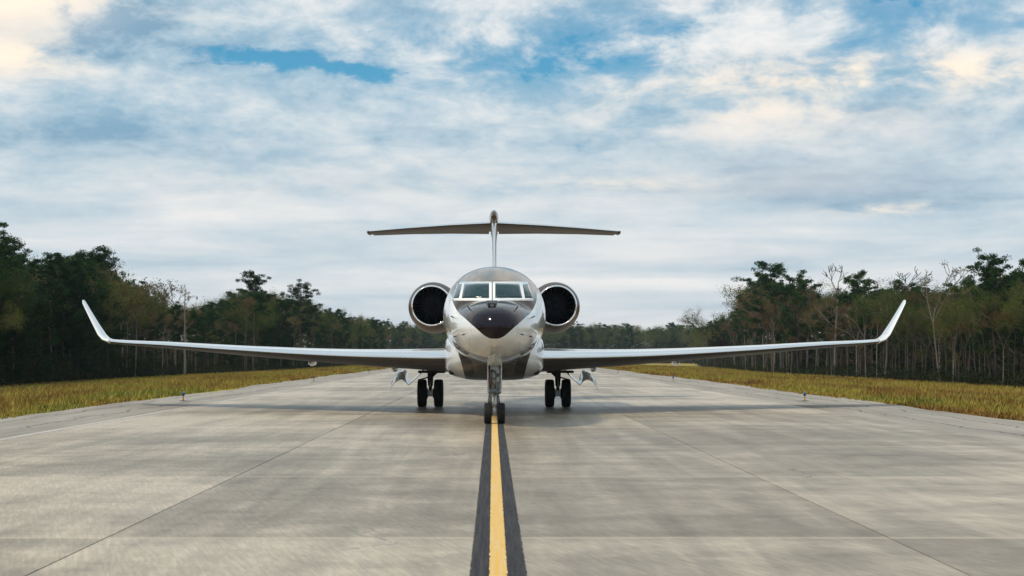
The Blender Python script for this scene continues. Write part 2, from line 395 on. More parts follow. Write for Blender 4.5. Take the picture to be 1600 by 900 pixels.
def fuselage_material(name='fuselage_paint', top=(.36, .20, .085)):
    m, n, b = mat(name, coat=1.0)
    t = n.add('ShaderNodeTexCoord'); x, y, z = n.sep(t.outputs['Object'])
    ax = n.math('ABSOLUTE', x)
    zb = n.curve(ax, 0, 1.5, 2.0, 4.0, [(0, 2.16), (.12, 2.17), (.50, 2.46), (.74, 2.68), (.91, 2.84), (1.06, 3.11), (1.14, 3.36), (1.5, 3.5)])
    mask = n.ss(n.math('SUBTRACT', z, zb), -.006, .006)
    zs = n.curve(y, 0, 10, 1.0, 3.0, [(0, 1.2), (2, 1.72), (3, 2.26), (4.5, 2.5), (6, 2.58), (10, 2.6)])
    strp = n.math('MULTIPLY', n.ss(n.math('ABSOLUTE', n.math('SUBTRACT', z, zs)), .020, .014), n.ss(y, 1.9, 2.1))
    col = n.mix(mask, (.80, .81, .82, 1), (*top, 1))
    if name == 'fuselage_paint': col = n.mix(n.math('MULTIPLY', mask, n.ss(z, 3.24, 3.22)), col, (.085, .055, .040, 1))
    col = n.mix(strp, col, (.015, .015, .02, 1))
    # panel seams
    seam = None
    for yy in (3.55, 6.9, 9.4):
        s_ = n.ss(n.math('ABSOLUTE', n.math('SUBTRACT', y, yy)), .008, .004); seam = s_ if seam is None else n.math('MAXIMUM', seam, s_)
    for (xa, za) in ((.62, 2.2),):
        hz_ = n.math('MULTIPLY', n.ss(n.math('ABSOLUTE', n.math('SUBTRACT', ax, xa)), .007, .003), n.ss(z, za, za - .02)); seam = n.math('MAXIMUM', seam, hz_)
    col = n.mix(n.math('MULTIPLY', seam, .5), col, (.1, .1, .1, 1))
    gr = n.noise(n.comb(n.math('MULTIPLY', x, 3), n.math('MULTIPLY', y, .5), n.math('MULTIPLY', z, 3)), 1.5, 6, .65)
    col = n.mix(n.math('MULTIPLY', n.math('MULTIPLY', n.ss(gr, .45, .75), n.ss(z, 2.3, 1.6)), .35), col, (.22, .19, .16, 1))
    n.put(b.inputs['Base Color'], col)
    n.put(b.inputs['Metallic'], n.math('MULTIPLY', mask, .97)); n.put(b.inputs['Coat Weight'], n.math('MULTIPLY_ADD', mask, -.8, 1.0))
    n.put(b.inputs['Roughness'], n.math('MULTIPLY_ADD', mask, -.08, .22))
    return m
M_fus = fuselage_material()
M_radome = fuselage_material('radome_paint', (.032, .025, .032))
def fairing_material():
    m, n, b = mat('fairing_paint', coat=1.0, rough=.25)
    t = n.add('ShaderNodeTexCoord'); x, y, z = n.sep(t.outputs['Object']); ax = n.math('ABSOLUTE', x)
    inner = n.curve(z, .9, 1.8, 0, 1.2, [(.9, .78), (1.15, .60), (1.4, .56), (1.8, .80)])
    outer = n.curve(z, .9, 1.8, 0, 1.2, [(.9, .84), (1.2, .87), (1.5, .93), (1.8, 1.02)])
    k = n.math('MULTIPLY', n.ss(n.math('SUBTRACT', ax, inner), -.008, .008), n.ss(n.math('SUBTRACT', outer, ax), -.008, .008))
    core_refl = n.ss(n.math('SUBTRACT', inner, ax), -.008, .008)  # middle of the fairing: dark reflection of the ground put into the colour
    col = n.mix(core_refl, (.72, .74, .76, 1), (.075, .068, .062, 1))
    n.put(b.inputs['Coat Weight'], n.math('SUBTRACT', 1.0, n.math('MULTIPLY', n.math('MAXIMUM', k, core_refl), .85)))
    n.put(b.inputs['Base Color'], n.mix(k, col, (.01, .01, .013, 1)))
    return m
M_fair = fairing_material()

def pchip(xk, yk, x):
    xk = np.asarray(xk, float); yk = np.asarray(yk, float); h = np.diff(xk); d = np.diff(yk) / h
    m = np.zeros_like(yk); m[0], m[-1] = d[0], d[-1]
    for i in range(1, len(xk) - 1):
        if d[i - 1] * d[i] > 0:
            w1, w2 = 2 * h[i] + h[i - 1], h[i] + 2 * h[i - 1]; m[i] = (w1 + w2) / (w1 / d[i - 1] + w2 / d[i])
    i = np.clip(np.searchsorted(xk, x) - 1, 0, len(h) - 1); t = (x - xk[i]) / h[i]
    return (yk[i] * (1 + 2 * t) * (1 - t) ** 2 + h[i] * m[i] * t * (1 - t) ** 2 + yk[i + 1] * t * t * (3 - 2 * t) + h[i] * m[i + 1] * t * t * (t - 1))
ST = np.array([
 # s, half width, top, bottom
 (0, 0, 2.45, 2.45), (.05, .17, 2.62, 2.28), (.2, .36, 2.77, 2.12), (.5, .58, 2.92, 1.97), (1.0, .80, 3.04, 1.84), (1.6, .98, 3.12, 1.745),
 (2.1, 1.085, 3.18, 1.685), (2.55, 1.165, 3.45, 1.648), (2.95, 1.22, 3.66, 1.615), (3.3, 1.262, 3.755, 1.595), (4.0, 1.325, 3.92, 1.56), (5.0, 1.385, 4.10, 1.52), (6.5, 1.41, 4.22, 1.50),
 (18, 1.41, 4.22, 1.50), (20, 1.41, 4.22, 1.6), (23, 1.25, 4.22, 1.95), (26, .88, 4.16, 2.65), (29, .38, 4.02, 3.3), (30.2, .12, 3.9, 3.66)])
def fus_loft(svals, n=72):
    u = np.sqrt(ST[:, 0]); us = np.sqrt(svals)
    hw = pchip(u, ST[:, 1], us); tp = pchip(u, ST[:, 2], us); bt = pchip(u, ST[:, 3], us)
    zc = bt + (tp - bt) * np.interp(svals, [0, 2, 4, 6, 30], [.48, .56, .50, .50, .5])
    V = []; F = []
    for i, s in enumerate(svals):
        for k in range(n):
            q = 2 * math.pi * k / n; c, sn = math.cos(q), math.sin(q)
            e = 2 / 2.12
            x = hw[i] * math.copysign(abs(c) ** e, c)
            z = zc[i] + ((tp[i] - zc[i]) if sn > 0 else (zc[i] - bt[i])) * math.copysign(abs(sn) ** e, sn)
            V.append((x, s, z))
    for i in range(len(svals) - 1):
        for k in range(n): F.append((i * n + k, (i + 1) * n + k, (i + 1) * n + (k + 1) % n, i * n + (k + 1) % n)[::-1])
    return V, F
sv = np.concatenate([np.linspace(math.sqrt(.5), math.sqrt(7), 60) ** 2, np.arange(8, 30.3, 1.0)])
V, F = fus_loft(sv); F.append(tuple((len(sv) - 1) * 72 + k for k in range(72)))
fus = obj('fuselage', meshdata('fuselage', V, F, [M_fus], True), JET)
rv = np.linspace(.0, math.sqrt(.496), 22) ** 2; rv[0] = 1e-5
Vr, Fr = fus_loft(rv)
rad = obj('radome', meshdata('radome', Vr, Fr, [M_radome], True), fus)
bvh = BVHTree.FromPolygons([Vector(p) for p in V] + [Vector(p) for p in Vr], [tuple(f) for f in F] + [tuple(i + len(V) for i in f) for f in Fr])
EL = EYE - Vector((0, NOSE, 0))                     # eye in the aircraft's own coordinates, used to measure points off the photo
def onsurf(px, py, tree=None):
    for k in range(30):
        d = Vector(((px - CX) / FPX, 1, (CY - py) / FPX)).normalized()
        h = (tree or bvh).ray_cast(EL, d)
        if h[0] is not None: return h[0], (h[1] if h[1].dot(d) < 0 else -h[1])
        px += (CX - px) * .01
    return None
def patch(name, quad, m, parent, off, nu=14, nv=8, rnd=.0, tree=None):
    (a, b, c, d) = quad                             # top-left, top-right, bottom-right, bottom-left
    G = []; 
    for j in range(nv + 1):
        for i in range(nu + 1):
            u, v_ = i / nu, j / nv
            x = (a[0] * (1 - u) + b[0] * u) * (1 - v_) + (d[0] * (1 - u) + c[0] * u) * v_
            y = (a[1] * (1 - u) + b[1] * u) * (1 - v_) + (d[1] * (1 - u) + c[1] * u) * v_
            G.append(onsurf(x, y, tree))
    V = [p + n * off for p, n in G]; F = []
    for j in range(nv):
        for i in range(nu):
            q = j * (nu + 1) + i; F.append((q, q + nu + 1, q + nu + 2, q + 1))
    ring = [i for i in range(nu + 1)] + [j * (nu + 1) + nu for j in range(1, nv + 1)] + [nv * (nu + 1) + i for i in range(nu - 1, -1, -1)] + [j * (nu + 1) for j in range(nv - 1, 0, -1)]
    base = len(V); V += [G[i][0] - G[i][1] * .03 for i in ring]
    for k in range(len(ring)):
        k2 = (k + 1) % len(ring); F.append((ring[k], ring[k2], base + k2, base + k))
    return obj(name, meshdata(name, V, F, [m], True), parent)
frame = patch('windscreen_frame', ((716, 440.4), (824, 440.4), (834, 470), (706, 470)), M_white, fus, .010, 40, 10)
for q in (((726, 444), (764.2, 443.4), (764.2, 466.2), (721.8, 466.2)), ((773.8, 443.4), (811, 444), (815.6, 466), (773.8, 466.2)),
          ((816.3, 444.3), (823.6, 444.3), (831.6, 466), (820, 466)), ((716.6, 444.3), (722, 444.3), (717.4, 466), (709, 466))):
    patch('windscreen_pane', q, M_glass, fus, .016, 12, 8)
patch('windscreen_post', ((768.6, 440.6), (769.8, 440.6), (769.8, 470), (768.6, 470)), M_dark, fus, .014, 2, 8)
# sensor housing under the windscreen
p, nn = onsurf(768.5, 477)
sb = MB(); sb.put([(p.x - .13, p.y + .30, p.z + .13), (p.x + .13, p.y + .30, p.z + .13), (p.x - .09, p.y - .09, p.z + .05), (p.x + .09, p.y - .09, p.z + .05),
                   (p.x - .10, p.y - .10, p.z - .07), (p.x + .10, p.y - .10, p.z - .07), (p.x - .13, p.y + .3, p.z - .1), (p.x + .13, p.y + .3, p.z - .1)],
                  [(0, 1, 3, 2), (2, 3, 5, 4), (0, 2, 4, 6), (1, 7, 5, 3), (4, 5, 7, 6)])
sbo = sb.build('vision_sensor', M_dark, fus)
MB().box(p.x - .035, p.x + .045, p.y - .108, p.y - .09, p.z - .05, p.z + .03).build('sensor_window', M_lens, fus)
for sx in (-1, 1):
    for (px, py, ln, nm) in ((733, 482, .16, 'angle_vane'), (708.5, 496, .22, 'pitot_tube'), (713, 525, .22, 'pitot_tube'), (726, 522, .06, 'static_port')):
        h = onsurf(CX + sx * (CX - px), py)
        if h:
            p, nn = h; q = p + nn * .07
            MB().tube([p - nn * .02, q, q + Vector((0, -ln, 0))], [.016, .013, .008], 8).build(nm, M_dark, fus)
# belly blade antenna and beacon
for yy, hh in ((8.0, .22),):
    MB().put([(-.01, yy, 1.52), (.01, yy, 1.52), (.01, yy + .35, 1.52), (-.01, yy + .35, 1.52), (-.006, yy + .2, 1.52 - hh), (.006, yy + .2, 1.52 - hh), (.006, yy + .34, 1.52 - hh), (-.006, yy + .34, 1.52 - hh)],
             [(0, 1, 2, 3), (4, 7, 6, 5), (0, 4, 5, 1), (1, 5, 6, 2), (2, 6, 7, 3), (3, 7, 4, 0)]).build('blade_antenna', M_white, fus)

# ---- wing to body fairing
fs = np.array([(7.0, .55, 1.52, 2.2), (7.4, .95, 1.42, 2.6), (8.0, 1.24, 1.25, 2.9), (8.8, 1.42, 1.10, 3.0), (9.8, 1.50, 1.02, 3.1), (11, 1.52, 1.0, 3.1), (15.5, 1.52, 1.0, 3.1), (18, 1.42, 1.1, 3.0), (20, 1.1, 1.35, 2.8), (21.5, .6, 1.6, 2.5)])
fy = np.concatenate([np.linspace(7.0, 10, 24), np.linspace(10.3, 21.5, 30)])
hw, bt, tp = (pchip(fs[:, 0], fs[:, k], fy) for k in (1, 2, 3))
V = []; F = []; n = 64
for i in range(len(fy)):
    zc = 1.78
    for k in range(n):
        q_ = 2 * math.pi * k / n; c, sn = math.cos(q_), math.sin(q_); e = 2 / 2.1 if sn > 0 else 2 / 3.6
        V.append((hw[i] * math.copysign(abs(c) ** e, c), fy[i], zc + ((tp[i] - zc) if sn > 0 else (zc - bt[i])) * math.copysign(abs(sn) ** e, sn)))
for i in range(len(fy) - 1):
    for k in range(n): F.append((i * n + k, i * n + (k + 1) % n, (i + 1) * n + (k + 1) % n, (i + 1) * n + k))
F.append(tuple(range(n - 1, -1, -1))); F.append(tuple((len(fy) - 1) * n + k for k in range(n)))
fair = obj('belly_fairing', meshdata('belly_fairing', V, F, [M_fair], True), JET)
ftree = BVHTree.FromPolygons([Vector(p) for p in V], [tuple(f) for f in F])
for px in (706, 838.5):
    h = onsurf(px, 581, ftree)
    if h:
        p, nn = h
        MB().lathe((p.x, p.y, p.z), 'y', [(-.03, .001), (-.03, .075), (-.015, .09), (.10, .09)], 20).build('landing_lamp', M_dark, fair, True)

# ---- lifting surfaces
def airfoil(c0, c1, m=16):
    """closed outline between two chord fractions; list of (x, y) of unit chord, thickness 1"""
    def yt(x): return 5 * (.2969 * math.sqrt(max(x, 0)) - .126 * x - .3516 * x * x + .2843 * x ** 3 - .1036 * x ** 4)
    xs_ = [c0 + (c1 - c0) * (1 - math.cos(math.pi * k / m)) / 2 for k in range(m + 1)]
    up = [(x, yt(x)) for x in xs_]; lo = [(x, -yt(x) * .85) for x in xs_]
    return up[::-1] + (lo[1:] if c0 == 0 else lo)
def surf(name, st, c0, c1, tc, m_, parent, vert=False, sgn=1, droop=0., low=None):
    """st: (x, yLE, z, chord, twist deg); path in the XZ plane"""
    af = airfoil(c0, c1); V = []; F = []; K = len(af)
    for i, (x, y, z, ch, tw) in enumerate(st):
        a, b = st[max(i - 1, 0)], st[min(i + 1, len(st) - 1)]
        tx, tz = b[0] - a[0], b[2] - a[2]; L = math.hypot(tx, tz) or 1; nx_, nz_ = -tz / L, tx / L
        if vert: nx_, nz_ = 1, 0
        for (u, t) in af:
            uu = u * ch; tt = t * tc(i) * ch if callable(tc) else t * tc * ch
            if droop and u > c0: tt -= (u - c0) * ch * math.tan(R(droop))
            tt -= (u - .4) * ch * math.tan(R(tw))
            V.append((sgn * (x + nx_ * tt), y + uu, z + nz_ * tt))
    for i in range(len(st) - 1):
        for k in range(K):
            f = (i * K + k, i * K + (k + 1) % K, (i + 1) * K + (k + 1) % K, (i + 1) * K + k)
            F.append(f if sgn > 0 else f[::-1])
    F.append(tuple(range(K - 1, -1, -1)) if sgn > 0 else tuple(range(K))); e = (len(st) - 1) * K
    F.append(tuple(e + k for k in range(K)) if sgn > 0 else tuple(e + k for k in range(K - 1, -1, -1)))
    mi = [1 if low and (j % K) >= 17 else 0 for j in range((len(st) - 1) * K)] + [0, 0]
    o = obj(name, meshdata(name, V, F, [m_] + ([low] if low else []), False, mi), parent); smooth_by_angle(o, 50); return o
WS = np.array([(.9, 8.3, 1.52, 9.0, 2.6), (1.5, 8.95, 1.545, 8.3, 2.4), (4.4, 11.35, 1.66, 6.0, 1.8), (7.7, 13.95, 1.85, 4.35, 1.2), (11.3, 16.75, 2.10, 2.8, .6), (13.2, 18.2, 2.215, 2.05, 0),
               (13.5, 18.45, 2.245, 1.86, 0), (13.77, 18.75, 2.32, 1.60, 0), (14.0, 19.1, 2.49, 1.34, 0), (14.3, 19.6, 2.86, 1.06, 0), (14.65, 20.2, 3.29, .84, 0), (14.93, 20.7, 3.64, .66, 0), (14.98, 20.85, 3.74, .46, 0), (14.99, 20.98, 3.775, .22, 0)])
def wst(xa, xb, n):
    return [tuple(float(pchip(WS[:, 0], WS[:, k], np.array([x]))[0]) if k else x for k in range(5)) for x in np.linspace(xa, xb, n)]
TW = .088
for sg in (-1, 1):
    wing = surf('wing', wst(.9, 13.45, 24), .05, .745, TW, M_silver, JET, sgn=sg, low=M_undershade)
    surf('leading_edge', wst(1.0, 13.45, 24), 0, .0495, TW, M_chrome, wing, sgn=sg, low=M_undershade)
    surf('winglet', [tuple(r) for r in WS[6:]], 0, 1, lambda i: .095 if i < 6 else .07, M_white, wing, sgn=sg)
    surf('flap', wst(1.55, 8.6, 12), .75, 1, TW, M_silver, wing, sgn=sg, droop=5)
    surf('aileron', wst(8.63, 12.4, 8), .75, 1, TW, M_silver, wing, sgn=sg)
    surf('wing_tip_trailing_edge', wst(12.43, 13.45, 4), .75, 1, TW, M_silver, wing, sgn=sg)
    for xx in (3.35, 6.2):
        r = wst(xx, xx + .1, 2)[0]; yt_ = r[1] + r[3]; z_ = r[2] - .16 - .6 * math.tan(R(r[4])) * r[3]
        MB().lathe((sg * xx, yt_ - .9, z_ - .02), 'y', [(-.9, .005), (-.6, .07), (0, .11), (.7, .09), (1.2, .012)], 16).build('flap_track_fairing', M_white, wing, True)
    for xx in (4.55, 6.9, 9.4, 11.6):
        r = wst(xx, xx + .1, 2)[0]
    # ---- tail plane
    TS = [(.02, 26.2, 6.93, 3.35, 2.6), (1.8, 27.25, 6.94, 2.75, 2.2), (3.5, 28.2, 6.91, 2.15, 1.8), (5.05, 29.1, 6.86, 1.6, 1.6), (5.2, 29.25, 6.855, 1.38, 1.6)]
    tp_ = surf('tailplane', TS, .04, .70, .085, M_silver, JET, sgn=sg, low=M_undershade)
    surf('leading_edge', TS, 0, .0395, .085, M_chrome, tp_, sgn=sg, low=M_undershade)
    surf('elevator', [(a, b, c, d, e) for a, b, c, d, e in [(.2, 26.31, 6.93, 3.29, 2.6)] + TS[1:4]], .705, 1, .085, M_undershade, tp_, sgn=sg, droop=3)
    MB().lathe((sg * 5.2, 29.3, 6.85), 'y', [(-.25, .004), (-.12, .05), (.3, .075), (1.0, .06), (1.45, .01)], 12).build('tip_cap', M_dark, tp_, True)
# ---- fin: sections stacked in z
def fin_part(name, c0, c1, m_, parent):
    af = airfoil(c0, c1); V = []; F = []; K = len(af)
    st = [(3.7, 17.5, 10.2, .030), (4.15, 19.6, 8.6, .034), (4.6, 20.9, 7.4, .040), (5.6, 22.9, 5.9, .05), (6.5, 24.5, 4.8, .060), (7.0, 25.35, 4.2, .066)]
    for (z, y, ch, t) in st:
        for (u, tt) in af: V.append((tt * t * ch, y + u * ch, z))
    for i in range(len(st) - 1):
        for k in range(K): F.append((i * K + k, (i + 1) * K + k, (i + 1) * K + (k + 1) % K, i * K + (k + 1) % K))
    F.append(tuple(range(K))); F.append(tuple((len(st) - 1) * K + k for k in range(K - 1, -1, -1)))
    o = obj(name, meshdata(name, V, F, [m_]), parent); smooth_by_angle(o, 50); return o
fin_ = fin_part('tail_fin', .025, .72, M_silver, JET)
fin_part('leading_edge', 0, .0247, M_chrome, fin_)
fin_part('rudder', .725, 1, M_bronze, fin_)
V = []; F = []; n = 24; prof = [(24.6, .01), (24.68, .35), (24.9, .62), (25.4, .88), (26.2, 1), (29, .95), (30.6, .5), (31.3, .03)]
for (y, r) in prof:
    for k in range(n):
        q_ = 2 * math.pi * k / n; V.append((.185 * r * math.cos(q_), y, 7.17 + .30 * r * math.sin(q_) * (1 if math.sin(q_) > 0 else 1.1)))
for i in range(len(prof) - 1):
    for k in range(n): F.append((i * n + k, i * n + (k + 1) % n, (i + 1) * n + (k + 1) % n, (i + 1) * n + k))
obj('bullet_fairing', meshdata('bullet_fairing', V, F, [M_bronze], True), fin_)
for sg in (-1, 1):
    MB().tube([(sg * .08, 21.9, 4.98), (sg * .22, 21.95, 4.98), (sg * .30, 22.0, 4.98)], [.03, .025, .02], 8).build('antenna', M_dark, fin_)

# ---- engines
for sg in (-1, 1):
    c = (sg * 2.13, 16.95, 3.45)
    nac = MB().lathe(c, 'y', [(.075, .705), (.18, .745), (.4, .80), (.8, .855), (1.6, .885), (3.0, .85), (4.6, .66), (5.2, .56), (5.2, .50), (4.2, .52)], 56).build('engine_nacelle', M_nac, JET, True)
    for v_ in nac.data.vertices: t_ = min(max(v_.co.y - c[1] - .075, 0), 1.6); v_.co.x -= sg * .035 * t_; v_.co.z -= .035 * t_
    MB().lathe(c, 'y', [(.076, .704), (.03, .690), (.006, .676), (0, .665), (.006, .654), (.03, .640), (.10, .628), (.20, .622)], 56).build('intake_lip', M_chrome, nac, True)
    MB().lathe(c, 'y', [(.20, .622), (.5, .622), (.9, .64), (1.1, .64), (1.1, .01)], 48).build('intake_duct', M_black_, nac, True)
    MB().lathe(c, 'y', [(.66, .004), (.70, .05), (.80, .12), (.95, .19), (1.05, .21)], 28).build('spinner', M_fan, nac, True)
    bm = None
    for k in range(24):
        if bm is None:
            V = []; F = []
            for i in range(7):
                r = .18 + .445 * i / 6; tw = R(28 + 34 * i / 6); wd = .045 + .035 * i / 6
                for s_ in (-1, 1): V.append((s_ * wd * math.cos(tw), .92 + s_ * wd * math.sin(tw) * 1.2, r))
            for i in range(6): F.append((2 * i, 2 * i + 1, 2 * i + 3, 2 * i + 2))
            V2 = [(x, y + .008, z) for x, y, z in V]; nV = len(V); F += [tuple(a + nV for a in f[::-1]) for f in F]; V += V2
            bm = meshdata('fan_blade', V, F, [M_fan], True)
        o = obj('fan_blade', bm, nac, c); o.rotation_euler = (0, 2 * math.pi * k / 24, 0)
    # pylon
    V = []; F = []
    af = airfoil(0, 1); K = len(af)
    for (x, y, ch) in ((1.0, 18.2, 3.6), (1.5, 18.5, 3.2)):
        for (u, t) in af: V.append((sg * x, y + u * ch, 3.45 + t * .10 * ch))
    for k in range(K): F.append((k, (k + 1) % K, K + (k + 1) % K, K + k))
    obj('pylon', meshdata('pylon', V, F, [M_white], True), nac)

# ---- wheels
def wheel(cx, cy, r, wd, parent, rimr):
    hw_ = wd / 2; prof = [(-hw_ * .55, rimr), (-hw_ * .86, rimr + (r - rimr) * .25), (-hw_, rimr + (r - rimr) * .55), (-hw_ * .93, rimr + (r - rimr) * .85), (-hw_ * .66, r * .985)]
    for g in (-.45, -.15, .15, .45): prof += [(hw_ * (g - .05), r), (hw_ * (g - .035), r - .012), (hw_ * (g + .035), r - .012), (hw_ * (g + .05), r)]
    prof += [(hw_ * .66, r * .985), (hw_ * .93, rimr + (r - rimr) * .85), (hw_, rimr + (r - rimr) * .55), (hw_ * .86, rimr + (r - rimr) * .25), (hw_ * .55, rimr)]
    t = MB().lathe((cx, cy, r - .004), 'x', prof, 40).build('tyre', M_tyre, parent, True)
    MB().lathe((cx, cy, r - .004), 'x', [(-hw_ * .35, .001), (-hw_ * .35, rimr * .6), (-hw_ * .6, rimr * .9), (-hw_ * .6, rimr + .012), (hw_ * .6, rimr + .012), (hw_ * .6, rimr * .9), (hw_ * .35, rimr * .6), (hw_ * .35, .001)], 32).build('rim', M_rim, parent, True)
    return t
# nose gear
ng = MB().tube([(0, 3.0, .27), (0, 3.0, .45), (0, 3.0, .80)], [.06, .052, .052], 14)
ng = ng.build('nose_gear', M_chrome, JET, True)
MB().tube([(0, 3.0, .70), (0, 3.0, 1.68)], .085, 16).build('upper_strut', M_gearw, ng, True)
for sx in (-1, 1):
    wheel(sx * .178, 3.0, .272, .185, ng, .13)
    MB().put(*(lambda b: (b.V, b.F))(MB().box(sx * .175 - .014, sx * .175 + .014, 2.74, 3.16, .80, 1.62))).build('gear_side_plate', M_gearw, ng)
MB().box(-.16, .16, 3.06, 3.10, .86, 1.62).build('gear_back_plate', M_gearw, ng)
MB().tube([(-.27, 3.0, .268), (.27, 3.0, .268)], .035, 12).build('axle', M_grey, ng, True)
MB().tube([(0, 3.0, .22), (0, 3.0, .42)], .075, 14).build('axle_housing', M_gearw, ng, True)
MB().put(*(lambda b: (b.V, b.F))(MB().tube([(-.02, 2.93, .44), (-.03, 2.80, .60), (-.02, 2.92, .78)], .022, 8).tube([(.03, 2.93, .44), (.03, 2.80, .60), (.03, 2.92, .78)], .022, 8))).build('torque_link', M_gearw, ng, True)
for (x, z, r) in ((-.105, .815, .058), (0, .85, .062), (.105, .815, .058)):
    l = MB().lathe((x, 2.76, z), 'y', [(.16, .02), (.10, r * .8), (0, r), (-.02, r * .94)], 18).build('taxi_lamp_housing', M_grey, ng, True)
    MB().lathe((x, 2.74, z), 'y', [(0, r * .93), (-.012, r * .5), (-.014, .001)], 18).build('taxi_lamp_lens', M_lens, ng, True)
def hose(pts, r, m): MB().tube(pts, r, 8).build('hydraulic_hose', m, ng, True)
hose([(-.125, 2.85, 1.48), (-.12, 2.80, 1.30), (-.125, 2.80, 1.10), (-.10, 2.84, .92)], .017, M_red)
hose([(-.06, 2.82, 1.40), (-.02, 2.77, 1.34), (.035, 2.77, 1.27), (.03, 2.77, 1.18), (-.02, 2.78, 1.14), (-.06, 2.80, 1.19)], .012, M_blackh)
hose([(.02, 2.80, 1.04), (.03, 2.78, .98), (.015, 2.80, .92)], .012, M_blackh)
hose([(-.075, 2.80, 1.12), (-.06, 2.78, 1.04), (-.01, 2.78, .99), (.02, 2.80, .93)], .013, M_red)
hose([(.06, 2.80, .80), (.085, 2.82, .70), (.05, 2.88, .60), (.02, 2.92, .50)], .011, M_blackh)
for zz in (1.30, 1.08): MB().box(.05, .125, 2.80, 2.90, zz, zz + .12).build('valve_block', M_grey, ng)
MB().box(-.11, .11, 2.84, 2.95, 1.38, 1.50).build('actuator', M_grey, ng)
# wedge-shaped forward door, point on the belly ahead of the leg
MB().put([(0, 1.02, 1.845), (-.18, 2.55, 1.50), (.18, 2.55, 1.50), (-.18, 2.62, 1.70), (.18, 2.62, 1.70), (0, 1.9, 1.60)],
         [(0, 5, 1), (0, 2, 5), (5, 2, 1), (0, 1, 3), (0, 4, 2), (1, 2, 4, 3), (0, 3, 4)]).build('nose_gear_door', M_gearw, ng)
MB().box(-.15, .15, 2.56, 3.15, 1.50, 1.62).build('wheel_bay', M_black_, ng)
# main gear
for sg in (-1, 1):
    gx, gy = sg * 2.16, 16.7
    mg = MB().tube([(gx, gy, .47), (gx, gy, .80)], .062, 14).build('main_gear', M_chrome, JET, True)
    MB().tube([(gx, gy, .72), (gx, gy, 1.0), (gx - sg * .02, gy - .02, 1.5)], [.085, .10, .12], 16).build('upper_strut', M_dark, mg, True)
    MB().box(gx - .11, gx + .11, gy - .13, gy + .13, .36, .60).build('axle_housing', M_grey, mg)
    MB().tube([(gx - .42, gy, .47), (gx + .42, gy, .47)], .05, 12).build('axle', M_dark, mg, True)
    for w_ in (-.28, .28): wheel(gx + w_, gy, .474, .31, mg, .25)
    for w_ in (-.115, .115): MB().lathe((gx + w_, gy, .47), 'x', [(-.03, .05), (-.03, .17), (.03, .17), (.03, .05)], 24).build('brake_disc', M_dark, mg, True)
    MB().tube([(gx, gy - .1, .56), (gx, gy - .30, .74), (gx, gy - .1, .92)], [.035, .03, .035], 8).build('torque_link', M_grey, mg, True)
    MB().tube([(gx, gy, .98), (gx - sg * .45, gy - .05, 1.42)], [.04, .05], 10).build('side_brace', M_dark, mg, True)
    MB().tube([(gx + sg * .02, gy - .05, 1.02), (gx + sg * .42, gy - .02, .92)], [.025, .02], 8).build('door_link', M_dark, mg, True)
    MB().box(gx - .38, gx + .5, gy - .9, gy + .3, 1.16, 1.24).build('wheel_bay', M_black_, mg)
    prof = [(2.34, 1.25), (2.62, .98), (2.86, .75), (2.93, .80), (3.00, .90), (3.10, .955), (3.20, .94), (3.32, .87), (3.42, .74), (3.49, .585)]
    V = []; F = []; n = len(prof)
    for (y, dz_, sc) in ((16.15, -.02, 1.0), (16.45, .10, 1.0), (16.9, .22, .99), (17.3, .29, .97)):
        for t in (0, .028):
            for k, (x, z) in enumerate(prof):
                wgt = 1 if k > 3 else .35
                V.append((sg * (2.34 + (x - 2.34) * sc), y, z + dz_ * wgt + t))
    for i in range(3):
        for k in range(n - 1):
            a, b = 2 * n * i + k, 2 * n * (i + 1) + k
            F.append((a, a + 1, b + 1, b)); F.append((a + n, b + n, b + n + 1, a + n + 1))
        for k in (0, n - 1):
            a, b = 2 * n * i + k, 2 * n * (i + 1) + k; F.append((a, b, b + n, a + n))
    for i in (0, 3):
        for k in range(n - 1): a = 2 * n * i + k; F.append((a, a + n, a + n + 1, a + 1))
    obj('gear_door', meshdata('gear_door', V, F, [M_white]), mg)

# ------------------------------------------------------------------ runway edge lights
M_blue, n_, b_ = mat('blue_lens', (.02, .09, .28), .12, 0, 1.0)
M_orange = varied('orange_stake', (.60, .20, .05), .6)
M_ylw = varied('yellow_stake', (.55, .38, .05), .6)
where = {0: 'nearest the wing tip', 1: 'behind the wing', 2: 'far down beside the grass'}
for sg, stk, side, words in ((-1, M_orange, 'orange', ['second light of its row', 'third']), (1, M_ylw, 'yellow', [])):
    for k, (d, lat) in enumerate(((64.8, 12.0), (113, 12.1), (167, 12.4))):
        t = empty('edge_light', (sg * lat, d, -.012))
        MB().lathe((0, 0, 0), 'z', [(0, .001), (.0, .15), (.012, .15), (.02, .06), (.02, .001)], 20).build('base_plate', M_dark, t)
        MB().lathe((0, 0, 0), 'z', [(.0, .022), (.20, .022), (.21, .030)], 12).build('stake', stk, t, True)
        MB().lathe((0, 0, 0), 'z', [(.20, .03), (.215, .052), (.25, .058), (.26, .05)], 16).build('fitting', M_dark, t, True)
        MB().lathe((0, 0, 0), 'z', [(.26, .046), (.30, .048), (.345, .038), (.37, .001)], 16).build('lens', M_blue, t, True)
        tag(t, ['blue capped edge light on %s stake, closest one to the jet on its shoulder' % side, 'blue capped edge light on %s stake, middle one of its row' % side, 'small edge light on %s stake, last of its row toward the far trees' % side][k], 'edge light', 'edge lights on the runway shoulders')

